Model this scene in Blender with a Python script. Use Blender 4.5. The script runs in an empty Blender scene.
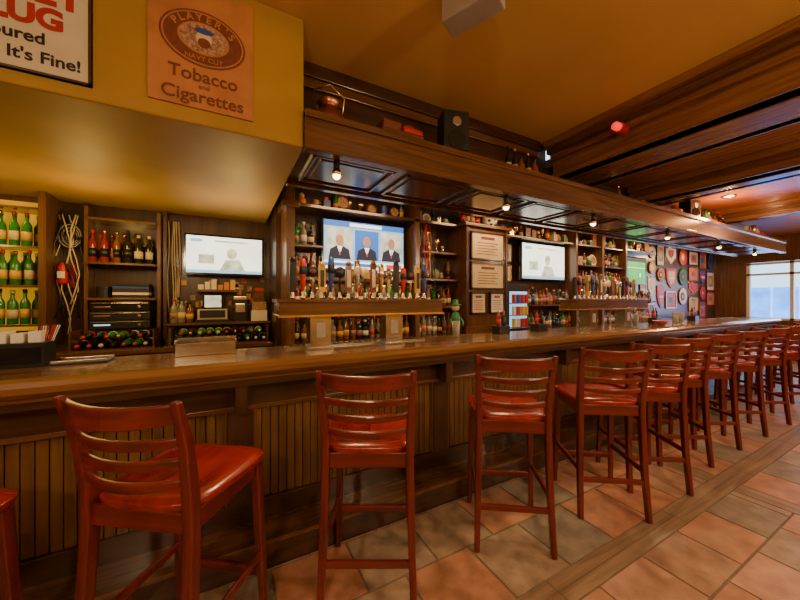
import bpy, math, random
from mathutils import Vector, Matrix
random.seed(7)
C=bpy.context.scene.collection
# ---------------- materials ----------------
def newmat(name):
    m=bpy.data.materials.new(name); m.use_nodes=True
    nt=m.node_tree; b=nt.nodes["Principled BSDF"]; return m,nt,b
def plain(name,col,rough=.5,metal=0,var=.15,scale=8,bump=0,emit=0,coat=0):
    m,nt,b=newmat(name)
    tc=nt.nodes.new("ShaderNodeTexCoord"); n=nt.nodes.new("ShaderNodeTexNoise"); n.inputs["Scale"].default_value=scale
    n.inputs["Detail"].default_value=4
    nt.links.new(tc.outputs["Object"],n.inputs["Vector"])
    r=nt.nodes.new("ShaderNodeValToRGB"); r.color_ramp.elements[0].position=.3; r.color_ramp.elements[1].position=.7
    r.color_ramp.elements[0].color=(*[c*(1-var) for c in col],1); r.color_ramp.elements[1].color=(*[min(1,c*(1+var)) for c in col],1)
    nt.links.new(n.outputs["Fac"],r.inputs["Fac"]); nt.links.new(r.outputs["Color"],b.inputs["Base Color"])
    b.inputs["Roughness"].default_value=rough; b.inputs["Metallic"].default_value=metal
    b.inputs["Coat Weight"].default_value=coat
    if emit:
        nt.links.new(r.outputs["Color"],b.inputs["Emission Color"]); b.inputs["Emission Strength"].default_value=emit
    if bump:
        bp=nt.nodes.new("ShaderNodeBump"); bp.inputs["Strength"].default_value=bump; bp.inputs["Distance"].default_value=.01
        nt.links.new(n.outputs["Fac"],bp.inputs["Height"]); nt.links.new(bp.outputs["Normal"],b.inputs["Normal"])
    return m
def wood(name,c1,c2,axis=0,rough=.3,coat=.4,sc=1.0,bump=.15):
    m,nt,b=newmat(name)
    tc=nt.nodes.new("ShaderNodeTexCoord"); mp=nt.nodes.new("ShaderNodeMapping")
    s=[28*sc]*3; s[axis]=1.6*sc; mp.inputs["Scale"].default_value=s
    n=nt.nodes.new("ShaderNodeTexNoise"); n.inputs["Scale"].default_value=1; n.inputs["Detail"].default_value=6; n.inputs["Distortion"].default_value=.6
    nt.links.new(tc.outputs["Object"],mp.inputs["Vector"]); nt.links.new(mp.outputs["Vector"],n.inputs["Vector"])
    r=nt.nodes.new("ShaderNodeValToRGB"); r.color_ramp.elements[0].position=.32; r.color_ramp.elements[1].position=.68
    r.color_ramp.elements[0].color=(*c1,1); r.color_ramp.elements[1].color=(*c2,1)
    nt.links.new(n.outputs["Fac"],r.inputs["Fac"]); nt.links.new(r.outputs["Color"],b.inputs["Base Color"])
    b.inputs["Roughness"].default_value=rough; b.inputs["Coat Weight"].default_value=coat; b.inputs["Coat Roughness"].default_value=.15
    bp=nt.nodes.new("ShaderNodeBump"); bp.inputs["Strength"].default_value=bump; bp.inputs["Distance"].default_value=.004
    nt.links.new(n.outputs["Fac"],bp.inputs["Height"]); nt.links.new(bp.outputs["Normal"],b.inputs["Normal"])
    return m
W_STOOL=wood("cherry_frame",(.060,.006,.004),(.155,.015,.010),2,.3,.4)
W_STOOLX=wood("cherry_slat",(.065,.007,.004),(.17,.016,.011),0,.3,.4)
W_SEAT=wood("cherry_seat",(.17,.008,.006),(.30,.018,.012),1,.26,.5,.6)
W_TOP=wood("counter_oak",(.10,.048,.018),(.22,.11,.042),0,.2,.6,.7)
W_NOSE=wood("counter_nosing",(.10,.045,.015),(.21,.10,.034),0,.2,.6,.7)
W_DARK=wood("dark_wood_x",(.026,.011,.005),(.066,.027,.011),0,.3,.4)
W_DARKZ=wood("dark_wood_z",(.028,.012,.005),(.07,.029,.012),2,.32,.4)
W_DARKY=wood("dark_wood_y",(.07,.026,.011),(.15,.06,.024),1,.28,.5)
W_MID=wood("mid_wood_x",(.07,.029,.010),(.15,.064,.022),0,.26,.5)
W_MIDY=wood("mid_wood_y",(.15,.060,.022),(.28,.12,.045),1,.26,.5)
W_MIDZ=wood("mid_wood_z",(.08,.033,.011),(.16,.068,.022),2,.3,.4)
W_BEAD=wood("beadboard_wood",(.080,.037,.012),(.165,.08,.024),2,.35,.3)
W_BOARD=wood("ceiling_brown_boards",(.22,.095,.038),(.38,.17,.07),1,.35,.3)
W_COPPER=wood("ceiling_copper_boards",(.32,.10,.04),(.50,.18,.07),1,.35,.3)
W_FLOORX=wood("floor_plank_x",(.14,.092,.058),(.26,.18,.115),0,.4,.2)
W_FLOORY=wood("floor_plank_y",(.14,.092,.058),(.26,.18,.115),1,.4,.2)
MUST=plain("mustard_paint",(.37,.225,.045),.55,0,.12,2.5,.1)
CEIL=plain("ceiling_paint",(.60,.37,.125),.6,0,.10,1.2,.05)
GROUT=plain("grout",(.15,.115,.085),.9,0,.2,20)
TILES=[plain("tile_terracotta",(.34,.165,.105),.4,0,.3,9,.5),plain("tile_slate",(.20,.165,.13),.4,0,.3,9,.5),
 plain("tile_pink",(.37,.21,.15),.4,0,.28,8,.5),plain("tile_brown",(.28,.165,.115),.4,0,.3,9,.5),plain("tile_tan",(.26,.19,.135),.4,0,.3,9,.5),plain("tile_rust",(.33,.175,.11),.4,0,.3,7,.5)]
STEEL=plain("steel",(.55,.51,.45),.22,1,.08,12)
BRASS=plain("brass",(.75,.5,.18),.25,1,.1,12)
COPPERM=plain("copper_metal",(.5,.22,.1),.3,1,.1,12)
BLACK=plain("black_plastic",(.012,.012,.013),.35,0,.2)
BLACKG=plain("black_gloss",(.01,.01,.012),.12,0,.2)
GREYP=plain("grey_plastic",(.34,.31,.27),.45,0,.1)
WHITE=plain("white_paint",(.7,.67,.6),.5,0,.05)
CREAM=plain("cream_paper",(.62,.50,.30),.6,0,.1)
RED=plain("red_paint",(.45,.015,.012),.4,0,.1)
ORANGE=plain("orange_paper",(.6,.2,.05),.6,0,.12)
YEL=plain("yellow_paint",(.62,.38,.04),.45,0,.1)
BLUE=plain("blue_paint",(.025,.07,.3),.4,0,.1)
GREEN=plain("green_paint",(.02,.15,.05),.4,0,.1)
BROWNP=plain("brown_print",(.16,.04,.02),.6,0,.2,30)
PRINT=plain("mixed_print",(.35,.2,.12),.5,0,.7,60)
G_GREEN=plain("glass_green",(.02,.2,.03),.08,0,.2,8,0,0,.5)
G_AMB=plain("glass_amber",(.20,.065,.01),.08,0,.2,8,0,0,.5)
G_DARK=plain("glass_dark",(.012,.014,.008),.08,0,.2,8,0,0,.5)
G_CLEAR=plain("glass_clear",(.22,.21,.17),.06,0,.1,8,0,0,.5)
G_RED=plain("glass_red",(.2,.015,.01),.08,0,.2,8,0,0,.5)
LBL=[CREAM,BLACK,YEL,RED,BLACK,BLUE,ORANGE,CREAM,WHITE,BROWNP,PRINT]
GL=[G_AMB,G_DARK,G_CLEAR,G_DARK,G_RED,G_AMB,G_CLEAR,G_DARK,G_AMB,G_GREEN]
def emis(name,col,st,var=.05,sc=3): return plain(name,col,.5,0,var,sc,0,st)
E_WARM=emis("bulb_warm",(1,.72,.35),14); E_AMB=emis("backlight_amber",(.85,.42,.012),.55,.25)
E_WHITE=emis("screen_white",(.82,.92,.80),2.2,.12); E_BLUE=emis("screen_blue",(.03,.14,.5),1.6); E_SKY=emis("screen_cyan",(.25,.50,.75),1.5,.2)
E_GRN=emis("screen_green",(.05,.38,.08),1.5,.3); E_DK=emis("screen_suit",(.02,.03,.07),.6); E_SKIN=emis("screen_skin",(.5,.25,.15),.9); E_RED=emis("led_red",(1,.03,.02),1.2)
E_RED2=emis("screen_red",(.7,.03,.03),1.2); E_GREY=emis("screen_grey",(.55,.6,.5),1.2,.4,12)
# ---------------- mesh builder ----------------
class MB:
    def __init__(s): s.v=[];s.f=[];s.mi=[];s.sm=[];s.mats=[]
    def m(s,mat):
        if mat not in s.mats: s.mats.append(mat)
        return s.mats.index(mat)
    def add(s,vs,fs,mat,smooth=False,M=None):
        o=len(s.v)
        for v in vs:
            v=Vector(v)
            if M is not None: v=M@v
            s.v.append(v)
        i=s.m(mat)
        for f in fs: s.f.append([k+o for k in f]); s.mi.append(i); s.sm.append(smooth)
    def b(s,x0,x1,y0,y1,z0,z1,mat,M=None):
        vs=[(x,y,z) for z in (z0,z1) for y in (y0,y1) for x in (x0,x1)]
        s.add(vs,[(0,2,3,1),(4,5,7,6),(0,1,5,4),(2,6,7,3),(0,4,6,2),(1,3,7,5)],mat,False,M)
    def lathe(s,prof,mat,M=None,seg=12,smooth=True):
        vs=[];fs=[]
        for r,z in prof:
            for k in range(seg):
                a=2*math.pi*k/seg; vs.append((r*math.cos(a),r*math.sin(a),z))
        for j in range(len(prof)-1):
            for k in range(seg):
                k2=(k+1)%seg
                fs.append((j*seg+k,j*seg+k2,(j+1)*seg+k2,(j+1)*seg+k))
        fs.append(tuple(reversed(range(seg)))); n=(len(prof)-1)*seg; fs.append(tuple(range(n,n+seg)))
        s.add(vs,fs,mat,smooth,M)
    def cyl(s,p,r,h,mat,seg=14,M=None):
        T=Matrix.Translation(p)
        if M is not None: T=T@M
        s.lathe([(r,0),(r,h)],mat,T,seg,False)
    def sweep(s,pts,a,b_,sizes,mat,smooth=False):
        a=Vector(a);b_=Vector(b_);vs=[];fs=[]
        for p,(w,d) in zip(pts,sizes):
            p=Vector(p)
            for sa,sb in ((-1,-1),(1,-1),(1,1),(-1,1)): vs.append(p+a*sa*w/2+b_*sb*d/2)
        n=len(pts)
        for j in range(n-1):
            for k in range(4):
                k2=(k+1)%4; fs.append((j*4+k,j*4+k2,(j+1)*4+k2,(j+1)*4+k))
        fs.append((3,2,1,0)); fs.append(tuple((n-1)*4+k for k in range(4)))
        s.add(vs,fs,mat,smooth)
    def tube(s,pts,r,mat,seg=8):
        pts=[Vector(p) for p in pts];vs=[];fs=[];n=len(pts)
        up=Vector((0,0,1))
        for i,p in enumerate(pts):
            t=(pts[min(i+1,n-1)]-pts[max(i-1,0)]).normalized()
            q=up if abs(t.dot(up))<.95 else Vector((1,0,0))
            a=t.cross(q).normalized(); b=t.cross(a)
            rr=r[i] if isinstance(r,list) else r
            for k in range(seg):
                an=2*math.pi*k/seg; vs.append(p+a*rr*math.cos(an)+b*rr*math.sin(an))
        for j in range(n-1):
            for k in range(seg):
                k2=(k+1)%seg; fs.append((j*seg+k,j*seg+k2,(j+1)*seg+k2,(j+1)*seg+k))
        fs.append(tuple(reversed(range(seg)))); fs.append(tuple(range((n-1)*seg,n*seg)))
        s.add(vs,fs,mat,True)
    def ball(s,c,r,mat,sz=(1,1,1),seg=14,M=None):
        pr=[(max(.0005,r*math.sin(math.pi*i/8)),-r*math.cos(math.pi*i/8)) for i in range(9)]
        T=Matrix.Translation(c)
        if M is not None: T=T@M
        s.lathe(pr,mat,T@Matrix.Diagonal((*sz,1)),seg)
    def poly(s,outline,mat,y0,y1):
        n=len(outline); vs=[(x,y0,z) for x,z in outline]+[(x,y1,z) for x,z in outline]
        fs=[tuple(range(n)),tuple(reversed(range(n,2*n)))]+[(k,k+n,(k+1)%n+n,(k+1)%n) for k in range(n)]
        s.add(vs,fs,mat)
    def mesh(s,name,bevel=0):
        me=bpy.data.meshes.new(name); me.from_pydata([tuple(v) for v in s.v],[],s.f)
        for m in s.mats: me.materials.append(m)
        me.polygons.foreach_set("material_index",s.mi); me.polygons.foreach_set("use_smooth",s.sm); me.update()
        import bmesh
        bm=bmesh.new(); bm.from_mesh(me); bmesh.ops.recalc_face_normals(bm,faces=bm.faces); bm.to_mesh(me); bm.free()
        return me
    def build(s,name,bevel=0,me=None):
        me=me or s.mesh(name); o=bpy.data.objects.new(name,me); C.objects.link(o)
        if bevel:
            md=o.modifiers.new("bevel","BEVEL"); md.width=bevel; md.segments=2; md.limit_method='ANGLE'; md.angle_limit=math.radians(50)
        return o
T=Matrix.Translation
def R(a,ax): return Matrix.Rotation(math.radians(a),4,ax)
def simple_box(name,x0,x1,y0,y1,z0,z1,mat,bevel=0):
    m=MB(); m.b(x0,x1,y0,y1,z0,z1,mat); return m.build(name,bevel)

# ---------------- room shell ----------------
XL,XR,YN,YB,YA=-3.2,11.5,-3.0,3.6,4.3
ZC=3.15; ZR=2.92
m=MB(); m.b(XL,XR,YN,YA,-.06,-.004,GROUT)
g=.006
def tile_rows(y0,y1,n):
    h=(y1-y0)/n
    for r in range(n):
        ya=y0+r*h
        for (xa,xb) in ((XL,-.15),(0,3.28),(3.43,6.8),(6.95,11.5)):
            x=xa; L=.40; first=True
            while x<xb-.02:
                l=L*(.5 if (first and r%2) else 1); first=False
                x2=min(xb,x+l)
                m.b(x+g,x2-g,ya+g,ya+h-g,-.004,0,random.choice(TILES)); x=x2
tile_rows(1.07,1.79,2); tile_rows(-.51,.93,5); tile_rows(YN,-.65,8); tile_rows(1.79,YA,7)
for y0,y1 in ((.93,1.07),(-.65,-.51)):
    x=XL
    while x<XR:
        x2=min(XR,x+1.15)
        m.b(x+.002,x2-.002,y0+.002,(y0+y1)/2-.001,-.004,.0,W_FLOORX); m.b(x+.002,x2-.002,(y0+y1)/2+.001,y1-.002,-.004,.0,W_FLOORX); x=x2
for x0,x1 in ((-.15,0),(3.28,3.43),(6.8,6.95)):
    for ya,yb in ((1.072,1.79),(-.508,.928),(YN,-.652),(1.79,YA)):
        m.b(x0+.002,(x0+x1)/2-.001,ya,yb,-.004,0,W_FLOORY); m.b((x0+x1)/2+.001,x1-.002,ya,yb,-.004,0,W_FLOORY)
m.build("floor")
simple_box("wall_left",XL-.1,XL,YN,YA,0,ZC,MUST)
simple_box("wall_front",XL-.1,XR+.1,YN-.1,YN,0,ZC,MUST)
simple_box("wall_alcove",XL-.1,.45,YA,YA+.1,0,ZC,W_DARKZ)
simple_box("wall_back",.45,XR+.1,YB,YA+.1,0,ZC,W_DARKZ)
m=MB(); wy0,wy1,wz0,wz1=.2,3.02,.92,2.32
m.b(XR,XR+.12,YN,wy0,0,ZC,MUST); m.b(XR,XR+.12,wy1,YB,0,ZC,W_MIDZ); m.b(XR,XR+.12,wy0,wy1,0,wz0,W_MIDZ); m.b(XR,XR+.12,wy0,wy1,wz1,ZC,W_MIDZ)
m.build("wall_right")
m=MB()
for y in (wy0,.85,1.55,2.25,wy1-.06): m.b(XR+.0,XR+.1,y,y+.06,wz0,wz1,WHITE)
for z in (wz0,2.0,wz1-.06): m.b(XR+.0,XR+.1,wy0,wy1,z,z+.05,WHITE)
m.build("window_1")
m=MB(); E_OUT=emis("outside_blue_glow",(.06,.25,.80),4.0,.3); E_OUT2=emis("outside_orange_glow",(.9,.33,.10),3,.2)  # fence and posts emit; daylight outside is put into their colour
for i in range(14): m.b(13.2,13.3,-2+i*.5,-2+i*.5+.46,0,1.75,E_OUT)
m.b(13.1,13.15,1.9,2.15,0,2.6,E_OUT2); m.b(13.1,13.15,.6,.8,0,2.6,E_OUT2); m.build("exterior_fence")
simple_box("ground_outside",11.62,16,-5,6,-.06,-.001,GROUT)
m=MB(); m.b(XL-.1,3.3,YN,YA,ZC,ZC+.1,CEIL); m.build("ceiling")
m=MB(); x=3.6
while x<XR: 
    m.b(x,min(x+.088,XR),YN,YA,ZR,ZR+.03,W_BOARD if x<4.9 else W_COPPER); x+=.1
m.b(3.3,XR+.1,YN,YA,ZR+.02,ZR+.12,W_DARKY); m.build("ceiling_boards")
def beam(name,x0,x1,zb,yend,ztop):
    m=MB(); m.b(x0,x1,YN,yend,zb,ztop,W_MIDY)
    for i,(dx,dz) in enumerate(((.16,.07),(.11,.13),(.05,.19))):
        m.b(x0-dx,x0,YN,yend,ztop-dz,ztop-(dz-.07),W_DARKY if i%2 else W_MIDY)
    m.b(x0-.02,x1+.02,YN,yend,zb-.0,zb+.045,W_MIDY); m.b(x0+.12,x1-.12,YN,yend,zb-.012,zb,W_MIDY)
    m.build(name,.006)
beam("ceiling_beam",3.25,3.87,2.77,2.40,ZC)
beam("ceiling_beam",4.95,5.35,2.72,2.40,ZR)
beam("ceiling_beam",7.6,7.9,2.76,2.40,ZR)
m=MB(); m.b(XL,.42,2.05,YA,2.35,ZC,MUST); m.build("wall_bulkhead",.01)
# bar canopy
XE=9.8
m=MB()
m.b(.42,XE,2.05,2.75,2.37,2.55,W_DARK)
m.b(.42,XE,2.02,2.06,2.35,2.57,W_MID); m.b(.42,XE,2.00,2.07,2.53,2.575,W_MID); m.b(.42,XE,2.01,2.09,2.335,2.365,W_MID)
m.b(.42,XE,2.71,2.77,2.335,2.40,W_MID)
x=.5
while x<XE-.7:
    xa,xb=x,x+.62
    for (a,b,c,d) in ((xa,xb,2.14,2.165),(xa,xb,2.635,2.66),(xa,xa+.025,2.14,2.66),(xb-.025,xb,2.14,2.66)): m.b(a,b,c,d,2.352,2.372,W_MID)
    m.b(xa+.07,xb-.07,2.21,2.59,2.36,2.372,W_MID); x+=.72
m.b(.42,XE,2.45,2.75,2.55,2.91,W_DARK)
m.b(.42,3.2,2.45,2.75,2.9,ZC,W_DARK)
m.b(.42,3.05,2.40,2.46,3.05,ZC,W_DARK); m.b(.42,3.05,2.42,2.46,2.98,3.05,W_MID)
m.build("bar_canopy",.004)
# ---------------- bar counter ----------------
XC0,XC1=-3.0,8.5
m=MB()
for i,(a,b) in enumerate(((1.87,2.05),(2.052,2.22),(2.222,2.40))): m.b(XC0,XC1,a,b,1.03,1.07,W_TOP)
prof=[(1.87,1.03),(1.87,1.078),(1.845,1.085),(1.815,1.075),(1.80,1.055),(1.80,1.03),(1.815,1.012),(1.84,1.005),(1.85,.985),(1.875,.98),(1.89,1.03)]
n=len(prof); m.add([(XC0,y,z) for y,z in prof]+[(XC1,y,z) for y,z in prof],[(k,(k+1)%n,(k+1)%n+n,k+n) for k in range(n)]+[tuple(range(n)),tuple(range(n,2*n))],W_NOSE)
m.b(XC0,XC1,2.40,2.43,1.0,1.071,W_NOSE)
m.b(XC0,XC1-.1,2.03,2.36,.0,1.03,W_DARK)
m.b(XC0,XC1-.1,1.86,2.03,.95,1.03,W_DARK)
m.b(XC0,XC1-.1,1.985,2.03,.80,.95,W_DARK)
m.b(XC0,XC1-.1,1.975,2.0,.79,.815,W_MID)
m.b(XC0,XC1-.1,1.985,2.03,.15,.27,W_DARK)
m.b(XC0,XC1-.1,1.80,2.03,.0,.13,W_DARK); m.b(XC0,XC1-.1,1.79,2.03,.13,.155,W_MID)
x=XC0
while x<XC1-.1:
    m.b(x+.002,x+.044,2.005,2.03,.27,.80,W_BEAD); x+=.046
x=XC0+.3
while x<XC1-.3:
    m.b(x,x+.13,1.985,2.03,.27,.80,W_DARKZ); m.b(x-.015,x,1.99,2.03,.27,.8,W_MIDZ); m.b(x+.13,x+.145,1.99,2.03,.27,.8,W_MIDZ)
    m.b(x+.035,x+.095,1.88,1.985,.80,.95,W_DARKZ)
    x+=1.35
m.build("bar_counter",.003)
# ---------------- stools ----------------
m=MB()
for sx in (-1,1):
    pts=[(sx*.205,-.235,0),(sx*.196,-.205,.3),(sx*.188,-.185,.66),(sx*.188,-.19,.78),(sx*.194,-.215,.95),(sx*.203,-.265,1.10)]
    m.sweep(pts,(1,0,0),(0,1,0),[(.030,.036),(.033,.040),(.036,.046),(.036,.046),(.032,.038),(.026,.026)],W_STOOL)
    pts=[(sx*.205,.205,0),(sx*.195,.19,.35),(sx*.185,.17,.715)]
    m.sweep(pts,(1,0,0),(0,1,0),[(.028,.028),(.034,.034),(.040,.040)],W_STOOL)
    m.sweep([(sx*.197,-.21,.30),(sx*.196,.195,.30)],(1,0,0),(0,0,1),[(.018,.034)]*2,W_STOOL)
    m.sweep([(sx*.186,-.185,.685),(sx*.184,.17,.685)],(1,0,0),(0,0,1),[(.02,.07)]*2,W_STOOL)
m.sweep([(-.198,-.215,.24),(.198,-.215,.24)],(0,1,0),(0,0,1),[(.018,.034)]*2,W_STOOLX)
m.sweep([(-.198,.198,.22),(.198,.198,.22)],(0,1,0),(0,0,1),[(.024,.04)]*2,W_STOOLX)
m.sweep([(-.188,-.185,.685),(.188,-.185,.685)],(0,1,0),(0,0,1),[(.02,.07)]*2,W_STOOLX)
m.sweep([(-.185,.17,.685),(.185,.17,.685)],(0,1,0),(0,0,1),[(.02,.07)]*2,W_STOOLX)
def slat(zc,h,yb,xw,arch=0,th=.018):
    pts=[];sz=[]
    for i in range(13):
        t=-1+2*i/12
        pts.append((t*xw,yb-.05*(1-t*t),zc+arch*(1-t*t))); sz.append((th,h*(1-.18*t*t)))
    m.sweep(pts,(0,1,0),(0,0,1),sz,W_STOOLX)
slat(1.062,.070,-.25,.202,-.012,.02)
slat(.965,.034,-.222,.192,-.006); slat(.895,.034,-.207,.190,-.006); slat(.825,.034,-.197,.188,-.006)
nr,na=7,40; vs=[];fs=[]
def outline(a):
    c,s_=math.cos(a),math.sin(a); e=.42
    x=abs(c)**e*(1 if c>=0 else -1); y=abs(s_)**e*(1 if s_>=0 else -1)
    w=.220+(.022*y)
    return x*w, y*.215+.012
for layer in range(2):
    for j in range(nr+1):
        f=j/nr
        for k in range(na):
            x,y=outline(2*math.pi*(k+.5)/na); x*=f;y*=f
            if layer==0:
                z=.760-.018*math.exp(-((abs(x)-.09)**2/.006+((y+.03)**2)/.014)) - (.014 if f>.999 else 0)-(.002 if f>.85 else 0)
                sc=1
            else: z=.712; sc=.965
            vs.append((x*sc,y*sc,z))
def idx(l,j,k): return l*(nr+1)*na+j*na+(k%na)
for l in range(2):
    for j in range(nr):
        for k in range(na): fs.append((idx(l,j,k),idx(l,j+1,k),idx(l,j+1,k+1),idx(l,j,k+1)))
for k in range(na): fs.append((idx(0,nr,k),idx(1,nr,k),idx(1,nr,k+1),idx(0,nr,k+1)))
m.add(vs,fs,W_SEAT,True)
stool_me=m.mesh("bar_stool_mesh")
stools=[(-1.04,1.31,-33),(-.29,1.28,-36),(.525,1.283,-28),(1.386,1.25,-35),(2.16,1.147,-34),(2.745,1.15,-33),(3.39,1.24,-32),(4.03,1.24,-30),(4.68,1.23,-31),(5.38,1.22,-33),(6.12,1.22,-30),(6.9,1.22,-28),(7.65,1.22,-30)]
for (x,y,a) in stools:
    o=m.build("bar_stool",.006,stool_me)
    r=math.radians(-a); o.location=(x+.25*math.sin(r),y+.25*math.cos(r),0.0); o.rotation_euler=(0,0,math.radians(a))
# ---------------- bottles helper ----------------
def bottle(m,x,y,z,glass,label,h=.29,r=.036,M=None,seg=10):
    k=h/.29; TT=T((x,y,z))
    if M is not None: TT=TT@M
    nk=.35
    pr=[(r*.9,0),(r,.008),(r,.165*k),(r*.92,.185*k),(r*.45,.215*k),(r*nk,.23*k),(r*nk,.28*k)]
    m.lathe(pr,glass,TT,seg)
    m.lathe([(r+.0012,.05*k),(r+.0012,.125*k)],label,TT,seg)
    m.lathe([(r*nk+.003,.262*k),(r*nk+.003,.29*k)],random.choice((BLACK,BRASS,RED,label)),TT,seg)
def bottle_row(name,x0,x1,y,z,step=.085,gl=None,lb=None,hmin=.24,hmax=.32,rows=1):
    m=MB()
    for r_ in range(rows):
        x=x0+.04+.03*r_
        while x<x1-.035:
            h=random.uniform(hmin,hmax); bottle(m,x,y+r_*.09,z,random.choice(gl or GL),random.choice(lb or LBL),h,random.uniform(.028,.038)); x+=step*random.uniform(.9,1.12)
    m.build(name)
def clutter(name,x0,x1,y,z,hmax=.26):
    m=MB(); x=x0+.03
    while x<x1-.12:
        k=random.randrange(7); c=random.choice((RED,CREAM,GREEN,BLUE,BRASS,WHITE,BLACK,ORANGE,STEEL,W_MID,PRINT)); h=random.uniform(.5,1)*hmax; w=random.uniform(.06,.12); cx=x+w/2
        if k==0: m.lathe([(w*.4,0),(w*.42,.01),(w*.38,h*.55),(w*.4,h*.6)],c,T((cx,y,z)),12); m.tube([(cx+w*.36,y,z+h*.5),(cx+w*.62,y,z+h*.42),(cx+w*.62,y,z+h*.2),(cx+w*.36,y,z+h*.12)],.006,c,6)
        elif k==1: m.lathe([(w*.35,0),(w*.35,.02),(w*.08,.04),(w*.1,h*.4),(w*.4,h*.6),(w*.45,h),(w*.4,h)],BRASS,T((cx,y,z)),12)
        elif k==2: m.b(x,x+w,y-.02,y+.02,z,z+h,c); m.b(x+.012,x+w-.012,y-.023,y-.02,z+.015,z+h-.015,PRINT)
        elif k==3: m.lathe([(h*.42,0),(h*.42,.012)],c,T((cx,y,z+h*.42))@R(80,'X'),20,False); m.lathe([(h*.28,0),(h*.28,.016)],PRINT,T((cx,y-.001,z+h*.42))@R(80,'X'),20,False)
        elif k==4: m.ball((cx,y,z+w*.5),w*.5,c); m.lathe([(w*.3,0),(w*.2,.02)],BLACK,T((cx,y,z)),10); m.ball((cx,y,z+w*1.15),w*.3,CREAM)
        elif k==5: m.b(x,x+w,y-.05,y+.05,z,z+h*.5,c); m.b(x+.01,x+w-.02,y-.04,y+.04,z+h*.5,z+h*.7,random.choice((CREAM,RED,PRINT)))
        else: bottle(m,cx,y,z,random.choice(GL),random.choice(LBL),h*1.1+.03,.03)
        x+=w+random.uniform(.01,.05)
    m.build(name)
# ---------------- left alcove ----------------
m=MB()
XA,XB=-3.15,-1.45
m.b(XA,XB,4.24,4.298,1.0,2.35,W_MIDZ); m.b(XA,XB,4.225,4.24,1.12,2.3,E_AMB)
for z in (1.19,1.53,1.87,2.21): m.b(XA,XB,3.98,4.24,z-.02,z,W_MID)
m.b(XB,XB+.05,3.95,4.298,1.0,2.35,W_MIDZ); m.b(XA,XA+.03,3.95,4.298,1.0,2.35,W_MIDZ)
m.build("lit_bottle_shelf",.002)
for z in (1.19,1.53,1.87): bottle_row("green_glass_bottles",XA+.04,XB,4.05,z,.08,[G_GREEN],[YEL,YEL,CREAM],.29,.31,2)
m=MB()
m.b(XL+.01,.44,3.78,4.298,.90,.94,W_MID); m.b(XL+.01,.44,3.86,4.298,.08,.90,W_DARKZ)
m.b(XL+.01,.44,3.9,4.298,0,.08,BLACK)
for x in (-2.6,-1.9,-1.2,-.5,.1): m.b(x-.3,x+.3,3.845,3.86,.14,.8,W_MIDZ); m.ball((x+.22,3.835,.5),.015,BRASS)
m.build("back_bar_cabinet",.003)
# wine rack on the back counter
m=MB()
for x0,x1 in ((-1.22,-.62),(-.50,.40)):
    m.b(x0,x1,3.84,4.1,.94,.952,W_MIDZ); m.b(x0,x0+.012,3.84,4.1,.952,1.12,W_MIDZ); m.b(x1-.012,x1,3.84,4.1,.952,1.12,W_MIDZ)
    x=x0+.055
    while x<x1-.04:
        for z in (.990,1.066):
            xx=x+(.04 if z>1 else 0)
            if xx<x1-.04: bottle(m,xx,4.12,z,random.choice((G_DARK,G_DARK,G_GREEN)),random.choice((CREAM,WHITE,RED)),.3,.036,R(90,'X'))
        x+=.08
m.build("wine_bottle_rack")
m=MB(); x0,x1=-1.17,-.64
for z in (1.11,1.42,1.76,2.18): m.b(x0,x1,4.02 if z>1.2 else 4.11,4.298,z-.022,z,W_MID)
for x in (x0-.03,x1): m.b(x,x+.03,4.11,4.298,.94,2.3,W_MIDZ)
m.b(x0,x1,4.285,4.298,.98,2.3,W_DARKZ)
m.build("liquor_shelf",.002)
bottle_row("liquor_bottles",x0,x1,4.09,1.76,.088,[G_DARK,G_AMB,G_RED],[RED,BLACK,CREAM,ORANGE],.28,.33,2)
m=MB()
for z,h,mt in ((1.125,.08,BLACK),(1.21,.08,BLACK),(1.295,.09,BLACKG)):
    m.b(-1.13,-.68,4.0,4.26,z,z+h,mt); m.b(-1.12,-.69,3.992,4.0,z+h-.02,z+h-.012,STEEL); m.cyl((-.76,4.0,z+h*.45),.016,.015,STEEL,12,R(90,'X'))
    m.b(-1.10,-.98,3.994,4.0,z+.03,z+.045,E_SKY if z<1.15 else STEEL)
m.build("stereo_stack",.003)
m=MB()
for i in range(9): m.lathe([(.06,0),(.06,.012)],BLACK,T((-1.06,4.14,1.42+.0125*i)),14,False)
for i in range(5): m.b(-.98,-.7,4.06,4.24,1.42+i*.03,1.445+i*.03,random.choice((BLACK,W_DARK,BLUE,WHITE)))
m.build("stacked_discs")
m=MB()
for i in range(12):
    x=-1.39+i*.014; y=4.2-random.random()*.12; L=7+i%3
    pts=[(x+.03*math.sin(t*1.3+i),y+.012*math.cos(t+i),2.2-t*.14) for t in range(L)]
    m.tube(pts,.005,random.choice((BLACK,BLACK,W_DARK,CREAM)),6)
for k in range(6):
    cx=-1.3; pts=[(cx+(.04+.010*k)*math.cos(a/12*2*math.pi),4.16-.010*k,2.0+(.06+.012*k)*math.sin(a/12*2*math.pi)) for a in range(13)]
    m.tube(pts,.005,BLACK if k%2 else GREYP,6)
m.b(-1.39,-1.22,4.22,4.298,1.95,2.25,BLACK); m.build("hanging_cables")
m=MB(); m.b(-1.37,-1.3,4.24,4.298,1.52,1.75,RED); m.lathe([(.03,0),(.036,.01),(.036,.15),(.02,.18),(.012,.2)],RED,T((-1.335,4.08,1.55)),14); m.b(-1.345,-1.325,4.11,4.24,1.6,1.62,STEEL); m.tube([(-1.335,4.08,1.74),(-1.31,4.05,1.75),(-1.29,4.05,1.66)],.006,BLACK); m.b(-1.36,-1.31,4.04,4.046,1.6,1.66,WHITE); m.build("fire_extinguisher")
m=MB()
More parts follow.
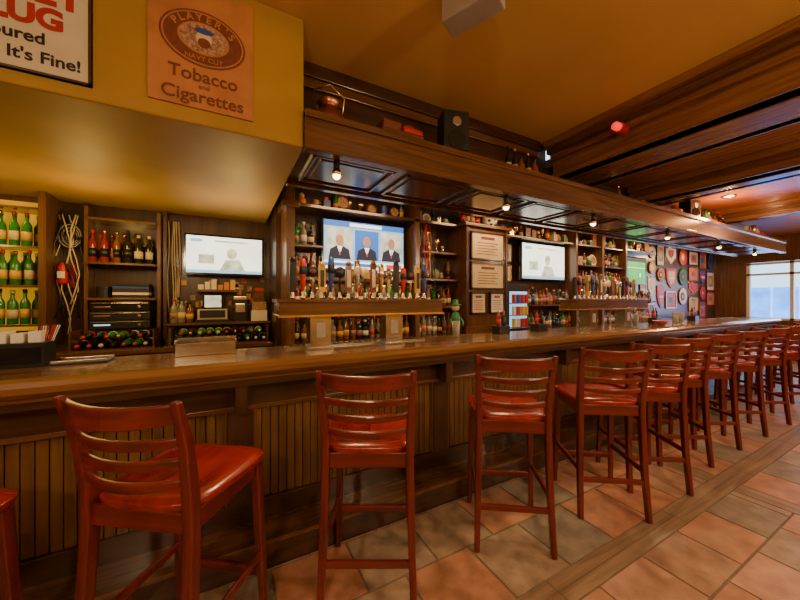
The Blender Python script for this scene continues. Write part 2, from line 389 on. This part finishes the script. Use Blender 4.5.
for i in range(6):
    x=-.56+i*.02; m.tube([(x+.008*math.sin(t+i),4.24,2.25-t*.14) for t in range(8)],.005,random.choice((BLACK,CREAM)),6)
m.b(-.6,-.57,4.2,4.298,.98,2.35,W_MIDZ); m.build("cable_bundle")
def tv(name,x0,x1,z0,z1,y,wall,kind):
    m=MB(); b=.022; wall-=.001
    m.b(x0-b,x1+b,y,y+.05,z0-b,z1+b,BLACKG); m.b((x0+x1)/2-.12,(x0+x1)/2+.12,y+.05,wall,(z0+z1)/2-.1,(z0+z1)/2+.1,BLACK)
    w,h=x1-x0,z1-z0
    def p(a,b_,c,d,mt,k=1): m.b(x0+a*w,x0+b_*w,y-.002-.001*k,y,z0+c*h,z0+d*h,mt)
    if kind=="news":
        p(0,1,0,1,E_SKY); p(.0,1,.0,.16,E_WHITE,2); p(.0,.72,.05,.12,E_BLUE,3); p(.76,.97,.03,.13,E_RED2,3); p(.0,1,.88,1,E_BLUE,2); p(.3,.7,.90,.97,E_WHITE,3)
        for a,b_ in ((.03,.33),(.36,.66),(.69,.97)):
            p(a,b_,.20,.84,E_BLUE if .3<a<.5 else E_GREY,2); c=(a+b_)/2
            m.poly([(x0+(c-.13)*w,z0+.20*h),(x0+(c+.13)*w,z0+.20*h),(x0+(c+.11)*w,z0+.40*h),(x0+(c+.03)*w,z0+.48*h),(x0+(c-.03)*w,z0+.48*h),(x0+(c-.11)*w,z0+.40*h)],E_DK,y-.006,y)
            m.ball((x0+c*w,y-.004,z0+.60*h),.062,E_SKIN,(.75,.08,1)); m.poly([(x0+(c-.03)*w,z0+.47*h),(x0+(c+.03)*w,z0+.47*h),(x0+c*w,z0+.3*h)],E_WHITE,y-.0075,y-.002); m.b(x0+(c-.006)*w,x0+(c+.006)*w,y-.0085,y-.002,z0+.28*h,z0+.45*h,E_RED2)
    elif kind=="sport":
        p(0,1,0,1,E_GRN); p(0,1,.85,1,E_DK,2); p(.1,.14,.3,.45,E_WHITE,2); p(.5,.54,.4,.55,E_RED2,2); p(.75,.79,.25,.4,E_WHITE,2); p(0,1,.6,.615,E_WHITE,2)
    else:
        p(0,1,0,1,E_WHITE); p(0,1,0,.08,E_SKY,2); p(.05,.2,.84,.92,E_SKY,2); p(.35,.8,.86,.9,E_GREY,2)
        m.ball((x0+.58*w,y-.003,z0+.55*h),.07*h*2,E_GREY,(.9,.03,1.1)); m.poly([(x0+.42*w,z0+.08*h),(x0+.76*w,z0+.08*h),(x0+.68*w,z0+.38*h),(x0+.50*w,z0+.38*h)],E_GREY,y-.006,y); p(.15,.35,.25,.5,E_GREY,2)
    m.build(name,.002)
tv("television",-.388,.358,1.70,2.10,4.12,4.30,"white")
tv("television",.92,1.90,1.75,2.28,3.46,3.60,"news")
tv("television",3.98,4.98,1.735,2.28,3.46,3.60,"white")
tv("television",6.70,7.59,1.74,2.24,3.46,3.60,"sport")
# shelf above the rack with register etc.
SZ=1.16
m=MB(); m.b(-.55,.44,4.0,4.298,SZ-.025,SZ,W_MID); m.b(-.55,-.53,4.11,4.298,.94,SZ-.025,W_MIDZ); m.b(.42,.44,4.11,4.298,.94,SZ-.025,W_MIDZ); m.b(-.3,.12,4.08,4.298,1.49,1.515,W_MID); m.build("back_bar_shelf",.002)
m=MB(); m.b(-.3,.02,4.01,4.25,SZ,SZ+.03,BLACK); m.b(-.28,0,4.04,4.25,SZ+.03,SZ+.14,CREAM); m.b(-.26,-.02,4.03,4.04,SZ+.05,SZ+.13,BLACK)
m.b(-.24,-.04,4.12,4.15,SZ+.14,SZ+.31,BLACKG); m.b(-.22,-.06,4.113,4.12,SZ+.16,SZ+.29,E_GREY); m.build("cash_register",.004)
m=MB()
for i in range(6):
    x=-.28+i*.062; m.b(x,x+.05,4.12+.01*(i%2),4.16,1.515,1.57+.03*(i%3),random.choice((WHITE,CREAM,YEL,ORANGE)))
m.build("stacked_note_cards")
m=MB()
for i in range(24):
    x=random.uniform(-.5,.38); z=random.uniform(1.3,1.62); m.b(x,x+.05,4.288,4.299,z,z+.06,random.choice((CREAM,WHITE,YEL,PRINT,RED,ORANGE)))
m.build("pinned_notes")
bottle_row("mixer_bottles",-.53,-.31,4.08,SZ,.07,[G_CLEAR,G_AMB,G_RED,G_DARK],None,.2,.28,2)
m=MB(); m.b(.06,.20,4.03,4.25,SZ,SZ+.24,BLACK); m.b(.08,.18,4.02,4.03,SZ+.1,SZ+.2,STEEL); m.b(.06,.20,4.02,4.2,SZ+.24,SZ+.28,STEEL); m.build("coffee_machine",.005)
m=MB(); m.b(.24,.41,4.04,4.25,SZ,SZ+.12,WHITE); m.b(.25,.40,4.05,4.2,SZ+.12,SZ+.22,PRINT); m.b(.27,.38,4.06,4.2,SZ+.22,SZ+.34,W_MID); m.b(.28,.37,4.06,4.19,SZ+.34,SZ+.38,RED); m.build("stacked_boxes",.003)
m=MB(); m.b(-.345,.07,2.78,3.1,.72,.9,STEEL); m.b(-.345,.07,2.76,2.78,.72,1.0,STEEL); m.b(-.345,.07,3.1,3.12,.72,1.0,STEEL)
for x in (-.34,.03):
    for y in (2.78,3.07): m.b(x,x+.035,y,y+.035,0,.72,STEEL)
m.build("steel_ice_bin",.003)
# steel condiment box on counter
m=MB(); a0,a1,b0,b1=-.27,.05,2.24,2.39
m.b(a0,a1,b0,b1,1.071,1.08,STEEL); m.b(a0,a1,b0,b0+.006,1.08,1.145,STEEL); m.b(a0,a1,b1-.006,b1,1.08,1.165,STEEL); m.b(a0,a0+.006,b0,b1,1.08,1.15,STEEL); m.b(a1-.006,a1,b0,b1,1.08,1.15,STEEL)
for i in range(1,4): xx=a0+(a1-a0)*i/4; m.b(xx,xx+.004,b0,b1,1.08,1.14,STEEL)
for i,c in enumerate((GREEN,YEL,RED,ORANGE)): 
    for j in range(5): m.ball((a0+.04+i*.08+.015*(j%2),b0+.03+j*.022,1.10),.018,c,seg=8)
m.build("garnish_tray",.001)
m=MB(); m.b(-1.06,-.80,2.24,2.37,1.071,1.19,BLACK); m.b(-1.05,-.81,2.235,2.24,1.09,1.17,BLACKG)
for i in range(4): m.b(-1.045+i*.06,-1.0+i*.06,2.26,2.35,1.19,1.235+.01*(i%2),WHITE)
for i in range(10): m.tube([(-.84+.003*i,2.28+.006*i,1.15),(-.83+.006*i,2.27+.008*i,1.27)],.003,random.choice((WHITE,BLACK,RED)),5)
m.build("napkin_caddy",.003)
m=MB(); m.b(-.78,-.56,2.24,2.37,1.071,1.08,BLACK); m.b(-.78,-.56,2.24,2.25,1.08,1.092,STEEL); m.b(-.78,-.56,2.36,2.37,1.08,1.092,STEEL); m.build("serving_tray",.002)
# ---------------- tap towers ----------------
def tap_tower(name,x0,x1,px,nt):
    m=MB(); y=2.2
    m.b(x0,x1,y-.11,y+.11,1.30,1.39,W_MID); m.b(x0-.015,x1+.015,y-.125,y+.125,1.385,1.405,W_MID); m.b(x0-.01,x1+.01,y-.12,y+.12,1.29,1.305,BRASS)
    for p in px:
        m.b(p-.07,p+.07,y-.06,y+.06,1.085,1.29,STEEL); m.b(p-.085,p+.085,y-.075,y+.075,1.071,1.088,STEEL)
        m.b(p-.03,p+.03,y-.064,y-.06,1.15,1.25,GREYP)
    cols=[BLACK,RED,STEEL,YEL,BLUE,BLACK,W_MIDZ,STEEL,BLACK,BROWNP,BRASS,CREAM]
    for i in range(nt):
        x=x0+.1+(x1-x0-.2)*i/(nt-1); c=cols[i%len(cols)]
        m.lathe([(.012,0),(.018,.01),(.01,.03),(.01,.05)],STEEL,T((x,y,1.405)),10)
        k=random.uniform(1.0,1.45)
        if i%3==0: m.b(x-.022,x+.022,y-.012,y+.012,1.455,1.455+.16*k,c); m.b(x-.014,x+.014,y-.014,y+.014,1.49,1.455+.13*k,cols[(i+5)%12]); m.ball((x,y,1.455+.165*k),.02,c)
        elif i%3==1: m.lathe([(.008,0),(.016,.05),(.024,.13*k),(.02,.16*k),(.005,.17*k)],c,T((x,y,1.455)),12); m.lathe([(.0245,.09*k),(.0255,.13*k)],cols[(i+4)%12],T((x,y,1.455)),12)
        else: m.lathe([(.008,0),(.012,.08),(.012,.1)],c,T((x,y,1.455)),10); m.ball((x,y,1.455+.14),.036,cols[(i+3)%12],(1,.45,1.15)); m.ball((x,y-.004,1.455+.14),.026,cols[(i+7)%12],(1,.5,1.1))
        m.tube([(x,y+.11,1.35),(x,y+.16,1.35),(x,y+.18,1.33),(x,y+.18,1.28)],.009,STEEL,8)
    m.build(name,.003)
tap_tower("beer_tap_tower",.281,1.50,(.55,1.10),17)
tap_tower("beer_tap_tower",3.25,4.65,(3.6,4.3),16)
m=MB(); m.b(.35,1.45,2.27,2.37,1.071,1.082,STEEL)
for i in range(26): m.b(.37+i*.041,.39+i*.041,2.28,2.36,1.082,1.087,BLACK)
m.build("drip_tray")
# ---------------- centre back bar ----------------
m=MB(); YW=3.598
m.b(.5,9.0,3.08,YW,.93,.97,W_MID); m.b(.5,9.0,3.14,YW,.08,.93,W_DARKZ); m.b(.5,9,3.18,YW,0,.08,BLACK)
x=.6
while x<8.8: m.b(x,x+.6,3.125,3.14,.16,.86,W_MIDZ); m.ball((x+.52,3.115,.5),.014,BRASS); x+=.7
m.build("back_bar_cabinet",.003)
m=MB()
m.b(.50,.58,3.25,YW,.97,2.9,W_MIDZ); m.b(.46,.62,3.22,YW,2.3,2.36,W_MID)
m.b(1.98,2.04,3.3,YW,.97,2.9,W_MIDZ)
m.b(.58,1.98,3.3,YW,1.60,1.635,W_MID); m.b(.58,1.98,3.3,YW,1.30,1.325,W_MID)
m.b(.58,.88,3.33,YW,1.94,1.965,W_MID); m.b(.5,2.04,3.3,YW,2.34,2.37,W_MID)
m.b(2.04,2.62,3.3,YW,1.30,1.325,W_MID); m.b(2.04,2.62,3.33,YW,1.64,1.665,W_MID); m.b(2.04,2.62,3.33,YW,1.98,2.005,W_MID); m.b(2.04,2.62,3.3,YW,2.34,2.37,W_MID)
m.build("liquor_shelf",.002)
for a in ((.58,.88,1.965,2),(.58,1.98,1.325,2),(.58,1.98,.97,2),(.58,.9,1.635,2),(2.04,2.62,1.325,2),(2.04,2.62,.97,2)):
    bottle_row("liquor_bottles",a[0],a[1],3.40,a[2],.075,rows=a[3],hmin=.2,hmax=.27)
clutter("souvenirs",2.05,2.62,3.42,1.665,.32); clutter("souvenirs",2.05,2.62,3.42,2.005,.32); clutter("souvenirs",.6,2.0,3.42,2.37,.26); clutter("souvenirs",2.05,2.62,3.42,2.37,.2)
clutter("souvenirs",.98,1.95,3.34,1.635,.12)
m=MB()
for i in range(8):
    x=2.07+i*.03; m.tube([(x+.015*math.sin(t*1.2+i),3.32+.004*i,2.33-t*.11) for t in range(6+i%4)],.006,random.choice((BLACK,RED,BRASS,W_DARK)),6)
m.build("hanging_lanyards")
m=MB(); m.b(2.66,3.38,3.2,YW,.97,2.36,W_MIDZ); m.b(2.62,3.42,3.15,YW,2.34,2.38,W_MID); m.b(2.64,3.40,3.17,3.2,.97,1.06,W_MID)
for x in (2.66,3.34): m.b(x,x+.04,3.185,3.2,1.06,2.34,W_DARKZ)
m.build("cabinet_pier",.003)
def frame(name,x0,x1,z0,z1,y,paper,kind=0,fm=W_DARK):
    m=MB(); t=.02
    m.b(x0,x1,y-.012,y,z0,z1,paper); m.b(x0,x1,y-.022,y,z0,z0+t,fm); m.b(x0,x1,y-.022,y,z1-t,z1,fm); m.b(x0,x0+t,y-.022,y,z0,z1,fm); m.b(x1-t,x1,y-.022,y,z0,z1,fm)
    w,h=x1-x0,z1-z0
    if kind==0:
        for i in range(5): 
            zz=z0+h*(.2+.1*i); m.b(x0+w*.2,x1-w*(.2+.08*(i%2)),y-.0135,y-.012,zz,zz+h*.025,BROWNP)
        m.b(x0+w*.3,x0+w*.7,y-.0135,y-.012,z0+h*.74,z0+h*.84,random.choice((RED,BLUE,BROWNP,GREEN)))
    else:
        m.b(x0+w*.18,x1-w*.18,y-.0135,y-.012,z0+h*.2,z0+h*.8,PRINT); m.b(x0+w*.3,x1-w*.35,y-.015,y-.012,z0+h*.35,z0+h*.65,random.choice((RED,BLUE,BLACK,GREEN,YEL)))
    m.build(name)
frame("framed_certificate",2.72,3.30,1.92,2.28,3.184,CREAM); frame("framed_certificate",2.72,3.30,1.54,1.89,3.184,CREAM)
frame("framed_certificate",2.72,2.98,1.22,1.50,3.184,CREAM); frame("framed_certificate",3.04,3.30,1.22,1.50,3.184,WHITE)
bottle_row("liquor_bottles",2.64,3.02,3.28,2.38,.075,hmin=.22,hmax=.28,rows=2)
m=MB(); m.ball((3.16,3.3,2.48),.10,WHITE,seg=20)
for i in range(7):
    a=i*.9; d=Vector((math.sin(a)*.9,-.8,math.cos(a)*.9 if i else 0)).normalized(); m.ball(Vector((3.16,3.3,2.48))+d*.082,.025,BLACK)
m.build("soccer_ball")
m=MB(); m.lathe([(.05,0),(.055,.02),(.04,.1),(.06,.2),(.045,.27),(.02,.29)],GREEN,T((2.45,3.14,.97)),12); m.ball((2.45,3.14,1.31),.05,CREAM); m.lathe([(.07,0),(.07,.01),(.04,.02),(.035,.07),(.001,.075)],GREEN,T((2.45,3.14,1.335)),12)
m.tube([(2.40,3.14,1.2),(2.36,3.11,1.13),(2.38,3.09,1.08)],.015,GREEN); m.tube([(2.5,3.14,1.2),(2.54,3.11,1.13),(2.52,3.09,1.08)],.015,GREEN); m.build("leprechaun_figurine")
m=MB(); m.b(3.45,3.86,3.25,YW,.97,1.62,BLACK); m.b(3.48,3.83,3.245,3.25,1.0,1.52,E_SKY)
for z in (1.02,1.19,1.36):
    m.b(3.48,3.83,3.19,3.25,z-.012,z,STEEL)
    for i in range(4): m.cyl((3.53+i*.083,3.215,z),.028,.12,random.choice((RED,BLUE,WHITE,GREEN,YEL)),10)
m.build("beverage_cooler",.003)
m=MB()
for z in (1.33,1.66,2.0,2.34): m.b(5.1,6.55,3.33,YW,z-.025,z,W_MID)
m.b(3.9,5.1,3.33,YW,1.305,1.33,W_MID); m.b(3.42,5.1,3.33,YW,2.315,2.34,W_MID)
for x in (5.06,5.8,6.55): m.b(x,x+.05,3.3,YW,.97,2.6,W_MIDZ)
m.b(6.6,7.7,3.33,YW,1.305,1.33,W_MID); m.b(6.6,7.7,3.33,YW,2.34,2.365,W_MID)
m.build("liquor_shelf",.002)
for a in ((5.1,5.8,1.33),(5.1,6.55,1.66),(5.85,6.55,2.0),(5.1,6.55,.97),(3.92,5.06,1.33),(3.9,5.06,.97),(6.62,7.7,1.33),(6.62,7.7,.97)):
    bottle_row("liquor_bottles",a[0],a[1],3.40,a[2],.08,hmin=.2,hmax=.27,rows=2)
for a in ((5.85,6.55,1.33),(5.12,5.8,2.0),(3.45,5.05,2.34),(5.12,6.5,2.34),(6.62,7.7,2.365)): clutter("souvenirs",a[0],a[1],3.42,a[2],.25)
for (x0,x1,z0,z1) in ((3.5,3.9,1.98,2.28),(3.5,3.88,1.68,1.94),(7.65,7.9,1.5,2.2)):
    frame("framed_picture",x0,x1,z0,z1,YW,random.choice((CREAM,WHITE,BLACK,RED)),1,random.choice((BRASS,W_DARK)))
# ---------------- memorabilia on far part of back wall ----------------
def pennant(x,z,w,h,mt,mt2):
    m=MB(); m.poly([(x-w/2,z),(x+w/2,z),(x+w/2,z-h*.55),(x,z-h),(x-w/2,z-h*.55)],mt,3.585,YW); m.poly([(x-w/4,z-h*.15),(x+w/4,z-h*.15),(x+w/4,z-h*.45),(x,z-h*.65),(x-w/4,z-h*.45)],mt2,3.58,3.586)
    m.tube([(x-w/2-.02,3.585,z),(x+w/2+.02,3.585,z)],.01,BRASS,6)
    for i in range(6): xx=x-w/2+w*i/5; zz=z-h*(.55+.45*(1-abs(xx-x)/(w/2))); m.b(xx-.008,xx+.008,3.587,3.597,zz-.05,zz,YEL)
    m.build("pennant")
def plate(x,z,r,mt,mt2):
    m=MB(); M=T((x,YW,z))@R(90,'X'); m.lathe([(r*.6,0),(r,.02),(r*.97,.028),(r*.6,.012),(.001,.01)],mt,M,24); m.lathe([(r*.5,.012),(r*.5,.018)],mt2,M,24,False); m.lathe([(r*.25,.018),(r*.25,.022)],random.choice((RED,BLACK,WHITE,YEL)),M,16,False); m.build("wall_plate")
def shield(x,z,w,h,mt,mt2):
    def o(s): return [(x-w/2*s,z+h/2*s),(x-w/4*s,z+h*.54*s),(x,z+h/2*s),(x+w/4*s,z+h*.54*s),(x+w/2*s,z+h/2*s),(x+w*.48*s,z),(x+w*.3*s,z-h*.3*s),(x,z-h/2*s),(x-w*.3*s,z-h*.3*s),(x-w*.48*s,z)]
    m=MB(); m.poly(o(1),mt,3.58,YW); m.poly(o(.7),mt2,3.575,3.58); m.b(x-w*.25,x+w*.25,3.57,3.575,z-.02,z+.03,WHITE); m.build("wall_shield")
pal=[RED,RED,CREAM,RED,BLACK,GREEN,BLUE,RED,YEL,ORANGE,BROWNP,WHITE]
rp=lambda: random.choice(pal)
x=7.98; 
while x<11.2:
    w=random.uniform(.3,.6); zt=2.68-random.uniform(0,.12)
    while zt>1.25:
        h=random.uniform(.3,.55); kk=random.randrange(6); cx=x+w/2
        if kk==0: pennant(cx,zt,w*.9,h*.9,rp(),rp())
        elif kk==1: r_=min(w*.42,.2); plate(cx,zt-r_,r_,rp(),rp()); h=r_*2.1
        elif kk==2: shield(cx,zt-h/2,w*.85,h*.9,rp(),rp())
        else: frame("framed_picture",x+.01,x+w-.01,zt-h,zt,YW,rp(),kk%2,random.choice((BRASS,W_DARK,BLACK,RED)))
        zt-=h+.05
    x+=w+.04
# ---------------- counter accessories ----------------
def caddy(x,y):
    m=MB(); m.b(x-.07,x+.07,y-.05,y+.05,1.071,1.15,BLACK)
    bottle(m,x-.035,y,1.15,G_RED,RED,.15,.022); bottle(m,x+.035,y,1.15,G_DARK,BLACK,.14,.022); m.b(x-.012,x+.012,y+.01,y+.045,1.15,1.21,WHITE)
    m.build("condiment_caddy",.003)
for x in (2.35,2.9,5.3,6.5): caddy(x,2.3)
m=MB(); m.lathe([(.03,0),(.05,.01),(.09,.055),(.1,.06),(.085,.055),(.03,.015)],plain("pink_plastic",(.7,.15,.2),.3),T((5.0,2.1,1.071)),20); m.build("serving_bowl")
for x in (1.8,4.8,5.9,6.1):
    m=MB(); m.lathe([(.028,0),(.03,.005),(.038,.14),(.036,.14),(.027,.012)],G_CLEAR,T((x,2.3,1.071)),16); m.build("pint_glass")
# ---------------- ledge items ----------------
m=MB(); m.lathe([(.08,0),(.1,.03),(.11,.12),(.08,.18),(.05,.2),(.05,.22),(.09,.24),(.02,.28)],COPPERM,T((.64,2.25,2.552)),16); m.tube([(.55,2.25,2.72),(.53,2.25,2.86),(.64,2.25,2.93),(.75,2.25,2.86),(.73,2.25,2.72)],.007,BRASS); m.build("copper_kettle")
m=MB(); m.b(.98,1.34,2.10,2.38,2.552,2.66,W_MID); m.b(1.0,1.15,2.12,2.36,2.66,2.73,BROWNP); m.b(1.16,1.33,2.10,2.35,2.66,2.70,RED); m.ball((1.25,2.2,2.73),.05,BROWNP,(1.3,1,.7)); m.build("toy_truck",.01)
def speaker(x,y,z,w=.17,h=.27,a=0):
    m=MB(); m.b(-w/2,w/2,-.08,.08,0,h,BLACK); m.cyl((0,-.08,h*.35),w*.36,.008,BLACKG,18,R(90,'X')); m.cyl((0,-.08,h*.76),w*.18,.008,STEEL,14,R(90,'X')); m.b(-w/2+.01,w/2-.01,-.088,-.08,h*.1,h*.14,BLACKG)
    o=m.build("loudspeaker",.008); o.location=(x,y,z); o.rotation_euler=(0,0,math.radians(a))
speaker(1.66,2.16,2.577,.22,.36,-15); speaker(6.1,2.2,2.577,.22,.3,-10)
m=MB(); m.lathe([(.05,0),(.06,.02),(.05,.1),(.07,.13)],W_MID,T((2.15,2.25,2.552)),14); m.build("wooden_mug")
bottle_row("decor_bottles",2.3,2.75,2.2,2.576,.09,hmin=.2,hmax=.28); bottle_row("decor_bottles",6.5,7.4,2.2,2.576,.11,hmin=.2,hmax=.28)
clutter("souvenirs",4.0,4.9,2.2,2.552,.2); clutter("souvenirs",8.2,9.6,2.2,2.552,.26)
m=MB(); m.lathe([(.09,0),(.1,.12),(.04,.14),(.02,.2)],BRASS,T((5.6,2.2,2.552)),14); m.build("brass_bell")
m=MB(); M=T((1.18,1.34,0))@R(25,'Z'); m.b(-.07,.07,-.14,.17,2.94,3.07,GREYP,M); m.b(-.03,.03,-.03,.03,3.07,ZC,STEEL,M); m.cyl(M@Vector((0,-.14,3.0)),.03,.02,BLACKG,14,R(65,'X')); m.build("ceiling_projector",.006)
m=MB(); m.lathe([(.035,0),(.035,.05),(.02,.07),(.001,.075)],E_RED,T((3.09,1.62,2.95))@R(-90,'Y'),14); m.lathe([(.045,0),(.045,.1)],RED,T((3.14,1.62,2.95))@R(-90,'Y')@T((0,0,-.05)),14); m.build("alarm_light",.003)
# ---------------- signs ----------------
def text(body,size,x,z,y,mat,parent,al='CENTER',ext=.001,bold=.0):
    c=bpy.data.curves.new("lettering","FONT"); c.body=body; c.size=size; c.align_x=al; c.extrude=ext; c.offset=bold; c.materials.append(mat)
    o=bpy.data.objects.new("lettering",c); C.objects.link(o); o.rotation_euler=(math.pi/2,0,0); o.location=(x,y,z); o.parent=parent
SGN=plain("sign_white",(.60,.55,.42),.5,0,.06)
DRED=plain("sign_red",(.38,.02,.015),.5,0,.1)
m=MB(); m.b(-1.45,-.567,2.03,2.05,2.41,2.92,SGN)
for (a,b,c,d) in ((-1.45,-.567,2.41,2.42),(-1.45,-.567,2.91,2.92),(-1.45,-1.44,2.41,2.92),(-.577,-.567,2.41,2.92)): m.b(a,b,2.026,2.05,c,d,W_DARK)
s1=m.build("tin_sign")
text("NUGGET",.15,-.595,2.735,2.028,DRED,s1,'RIGHT',.001,.006); text("PLUG",.125,-.66,2.625,2.028,DRED,s1,'RIGHT',.001,.006)
text("full flavoured",.072,-.72,2.545,2.028,BLACK,s1,'RIGHT',bold=.0015); text("Chew It - It's Fine!",.072,-.60,2.46,2.028,BLACK,s1,'RIGHT',bold=.0015)
ORG=plain("poster_orange",(.44,.18,.06),.6,0,.2,5)
m=MB(); m.b(-.354,.131,2.035,2.05,2.43,3.08,ORG); 
OZ=2.805
Mx=T((-.11,2.035,OZ))@R(90,'X')
def ring(r1,r2,mt,h,n=40): m.lathe([(1,0),(1,h)],mt,Mx@Matrix.Diagonal((r1,r2,1,1)),n,False)
ring(.20,.15,BROWNP,.002); ring(.19,.14,ORG,.003); ring(.183,.133,BROWNP,.004); ring(.12,.085,ORG,.005); ring(.11,.077,PRINT,.0055)
m.lathe([(1,0),(1,.007)],CREAM,Mx@Matrix.Diagonal((.036,.045,1,1)),24,False); m.lathe([(1,0),(1,.008)],BROWNP,Mx@T((0,-.022,0))@Matrix.Diagonal((.03,.025,1,1)),24,False)
m.lathe([(1,0),(1,.008)],BLUE,Mx@T((0,.04,0))@Matrix.Diagonal((.045,.016,1,1)),24,False)
s2=m.build("tobacco_poster")
for i,ch in enumerate("PLAYER'S"):
    a=math.radians(150-i*17); c=bpy.data.curves.new("lettering","FONT"); c.body=ch; c.size=.05; c.align_x='CENTER'; c.align_y='CENTER'; c.extrude=.001; c.offset=.001; c.materials.append(ORG)
    o=bpy.data.objects.new("lettering",c); C.objects.link(o); o.rotation_euler=(math.pi/2,-(a-math.pi/2)*.7,0); o.location=(-.11+.152*math.cos(a),2.029,OZ+.109*math.sin(a)); o.parent=s2
text("NAVY CUT",.036,-.11,OZ-.118,2.029,ORG,s2)
text("Tobacco",.092,-.11,2.573,2.033,BROWNP,s2,bold=.0015); text("and",.038,-.11,2.535,2.033,BROWNP,s2); text("Cigarettes",.092,-.11,2.46,2.033,BROWNP,s2,bold=.0015)
# ---------------- light fittings and added fill lamps ----------------
def lamp(kind,name,loc,energy,col,size=.1,rot=(0,0,0),spot=None,sy=None):
    l=bpy.data.lights.new(name,kind); l.energy=energy; l.color=col
    if kind=='AREA':
        l.size=size
        if sy: l.shape='RECTANGLE'; l.size_y=sy
    else: l.shadow_soft_size=size
    if spot: l.spot_size=math.radians(spot); l.spot_blend=.6
    o=bpy.data.objects.new(name,l); C.objects.link(o); o.location=loc; o.rotation_euler=rot
WARM=(1,.62,.28)
for x in (.66,2.26,3.6,5.3,7.0,8.6):
    m=MB(); m.cyl((x,2.15,2.30),.022,.05,BLACK); m.lathe([(.018,0),(.03,-.02),(.038,-.05),(.034,-.05),(.02,-.02)],BRASS,T((x,2.15,2.30)),14); m.ball((x,2.15,2.252),.026,E_WARM); m.build("spotlight_fixture")
    lamp('SPOT',"spot_lamp",(x,2.12,2.215),38,WARM,.04,(math.radians(-8),0,0),140)
def downlight_or_fill(x,y,z,e,col=WARM,spot=150,kind='SPOT',dz=.03):
    m=MB(); m.lathe([(.085,0),(.085,-.012),(.06,-.014),(.06,0)],BRASS,T((x,y,z)),20); m.cyl((x,y,z-.006),.055,.004,E_WARM,20); m.build("downlight_or_fill_disc")
    lamp(kind,"downlight_or_fill_lamp",(x,y,z-dz),e,col,.05,(0,0,0),spot if kind=='SPOT' else None)
ORL=(1,.42,.14)
downlight_or_fill(6.45,1.87,ZR,32,ORL,None,'POINT',.25); downlight_or_fill(8.6,1.0,ZR,45,ORL,None,'POINT',.28); downlight_or_fill(9.4,2.6,ZR,50,ORL,None,'POINT',.3)
downlight_or_fill(4.4,-.9,ZR,60,(1,.66,.36),None,'POINT',.45); downlight_or_fill(6.3,.0,ZR,55,(1,.6,.32),None,'POINT',.4)  # out of view, added as fill for the right-hand room
for x,y in ((-1.6,.2),(2.6,-.6)): downlight_or_fill(x,y,ZC,80,(1,.70,.44))  # unseen ceiling discs, added as fill over the customer side
for x,y in ((-.9,-1.2),(2.0,-1.4),(5.6,-1.8)):  # pendants out of view, added to fill the room and ceiling
    zz=ZC if x<3 else ZR
    m=MB(); m.tube([(x,y,zz),(x,y,2.5)],.006,BLACK); m.lathe([(.02,0),(.03,-.02),(.03,-.06),(.02,-.07)],BRASS,T((x,y,2.51)),24); m.ball((x,y,2.40),.045,E_WARM); m.build("fill_pendant")
    lamp('POINT',"fill_bulb",(x,y,2.40),150,(1,.70,.40),.09)
lamp('AREA',"shelf_light",(-2.3,3.9,2.3),6,(1,.6,.10),1.5,(math.radians(-15),0,0),None,.05)
for x,y,e in ((-1.0,3.5,12),(.1,3.4,12),(-2.1,3.1,16)): lamp('POINT',"alcove_fill",(x,y,1.95),e,(1,.62,.15),.12)  # bare lamps without fixtures, added to spread the amber shelf glow
for x in (1.3,3.0,4.5,5.9,7.5,9.5): lamp('AREA',"back_bar_light",(x,2.86,2.5),9 if x<7 else 20,(1,.60,.26),.9,(math.radians(20),0,0),None,.06)
for x in (1.28,5.8): lamp('AREA',"under_shelf_light",(x,3.4,1.585),6,(1,.5,.12),1.1,(0,0,0),None,.03)
lamp('AREA',"window_daylight",(XR+.5,1.3,1.7),60,(.65,.82,1),2.2,(0,math.radians(90),0),None,1.4)
w=bpy.data.worlds.new("World"); bpy.context.scene.world=w; w.use_nodes=True
nt=w.node_tree; bg=nt.nodes["Background"]; bg.inputs["Color"].default_value=(.50,.74,1,1); bg.inputs["Strength"].default_value=3.0
cd=bpy.data.cameras.new("camera"); cd.sensor_width=36; cd.lens=322/800*36; cd.clip_start=.05
co=bpy.data.objects.new("camera",cd); C.objects.link(co); co.location=(0,0,1.4); co.rotation_euler=(math.radians(90),0,math.radians(-28.2))
bpy.context.scene.camera=co
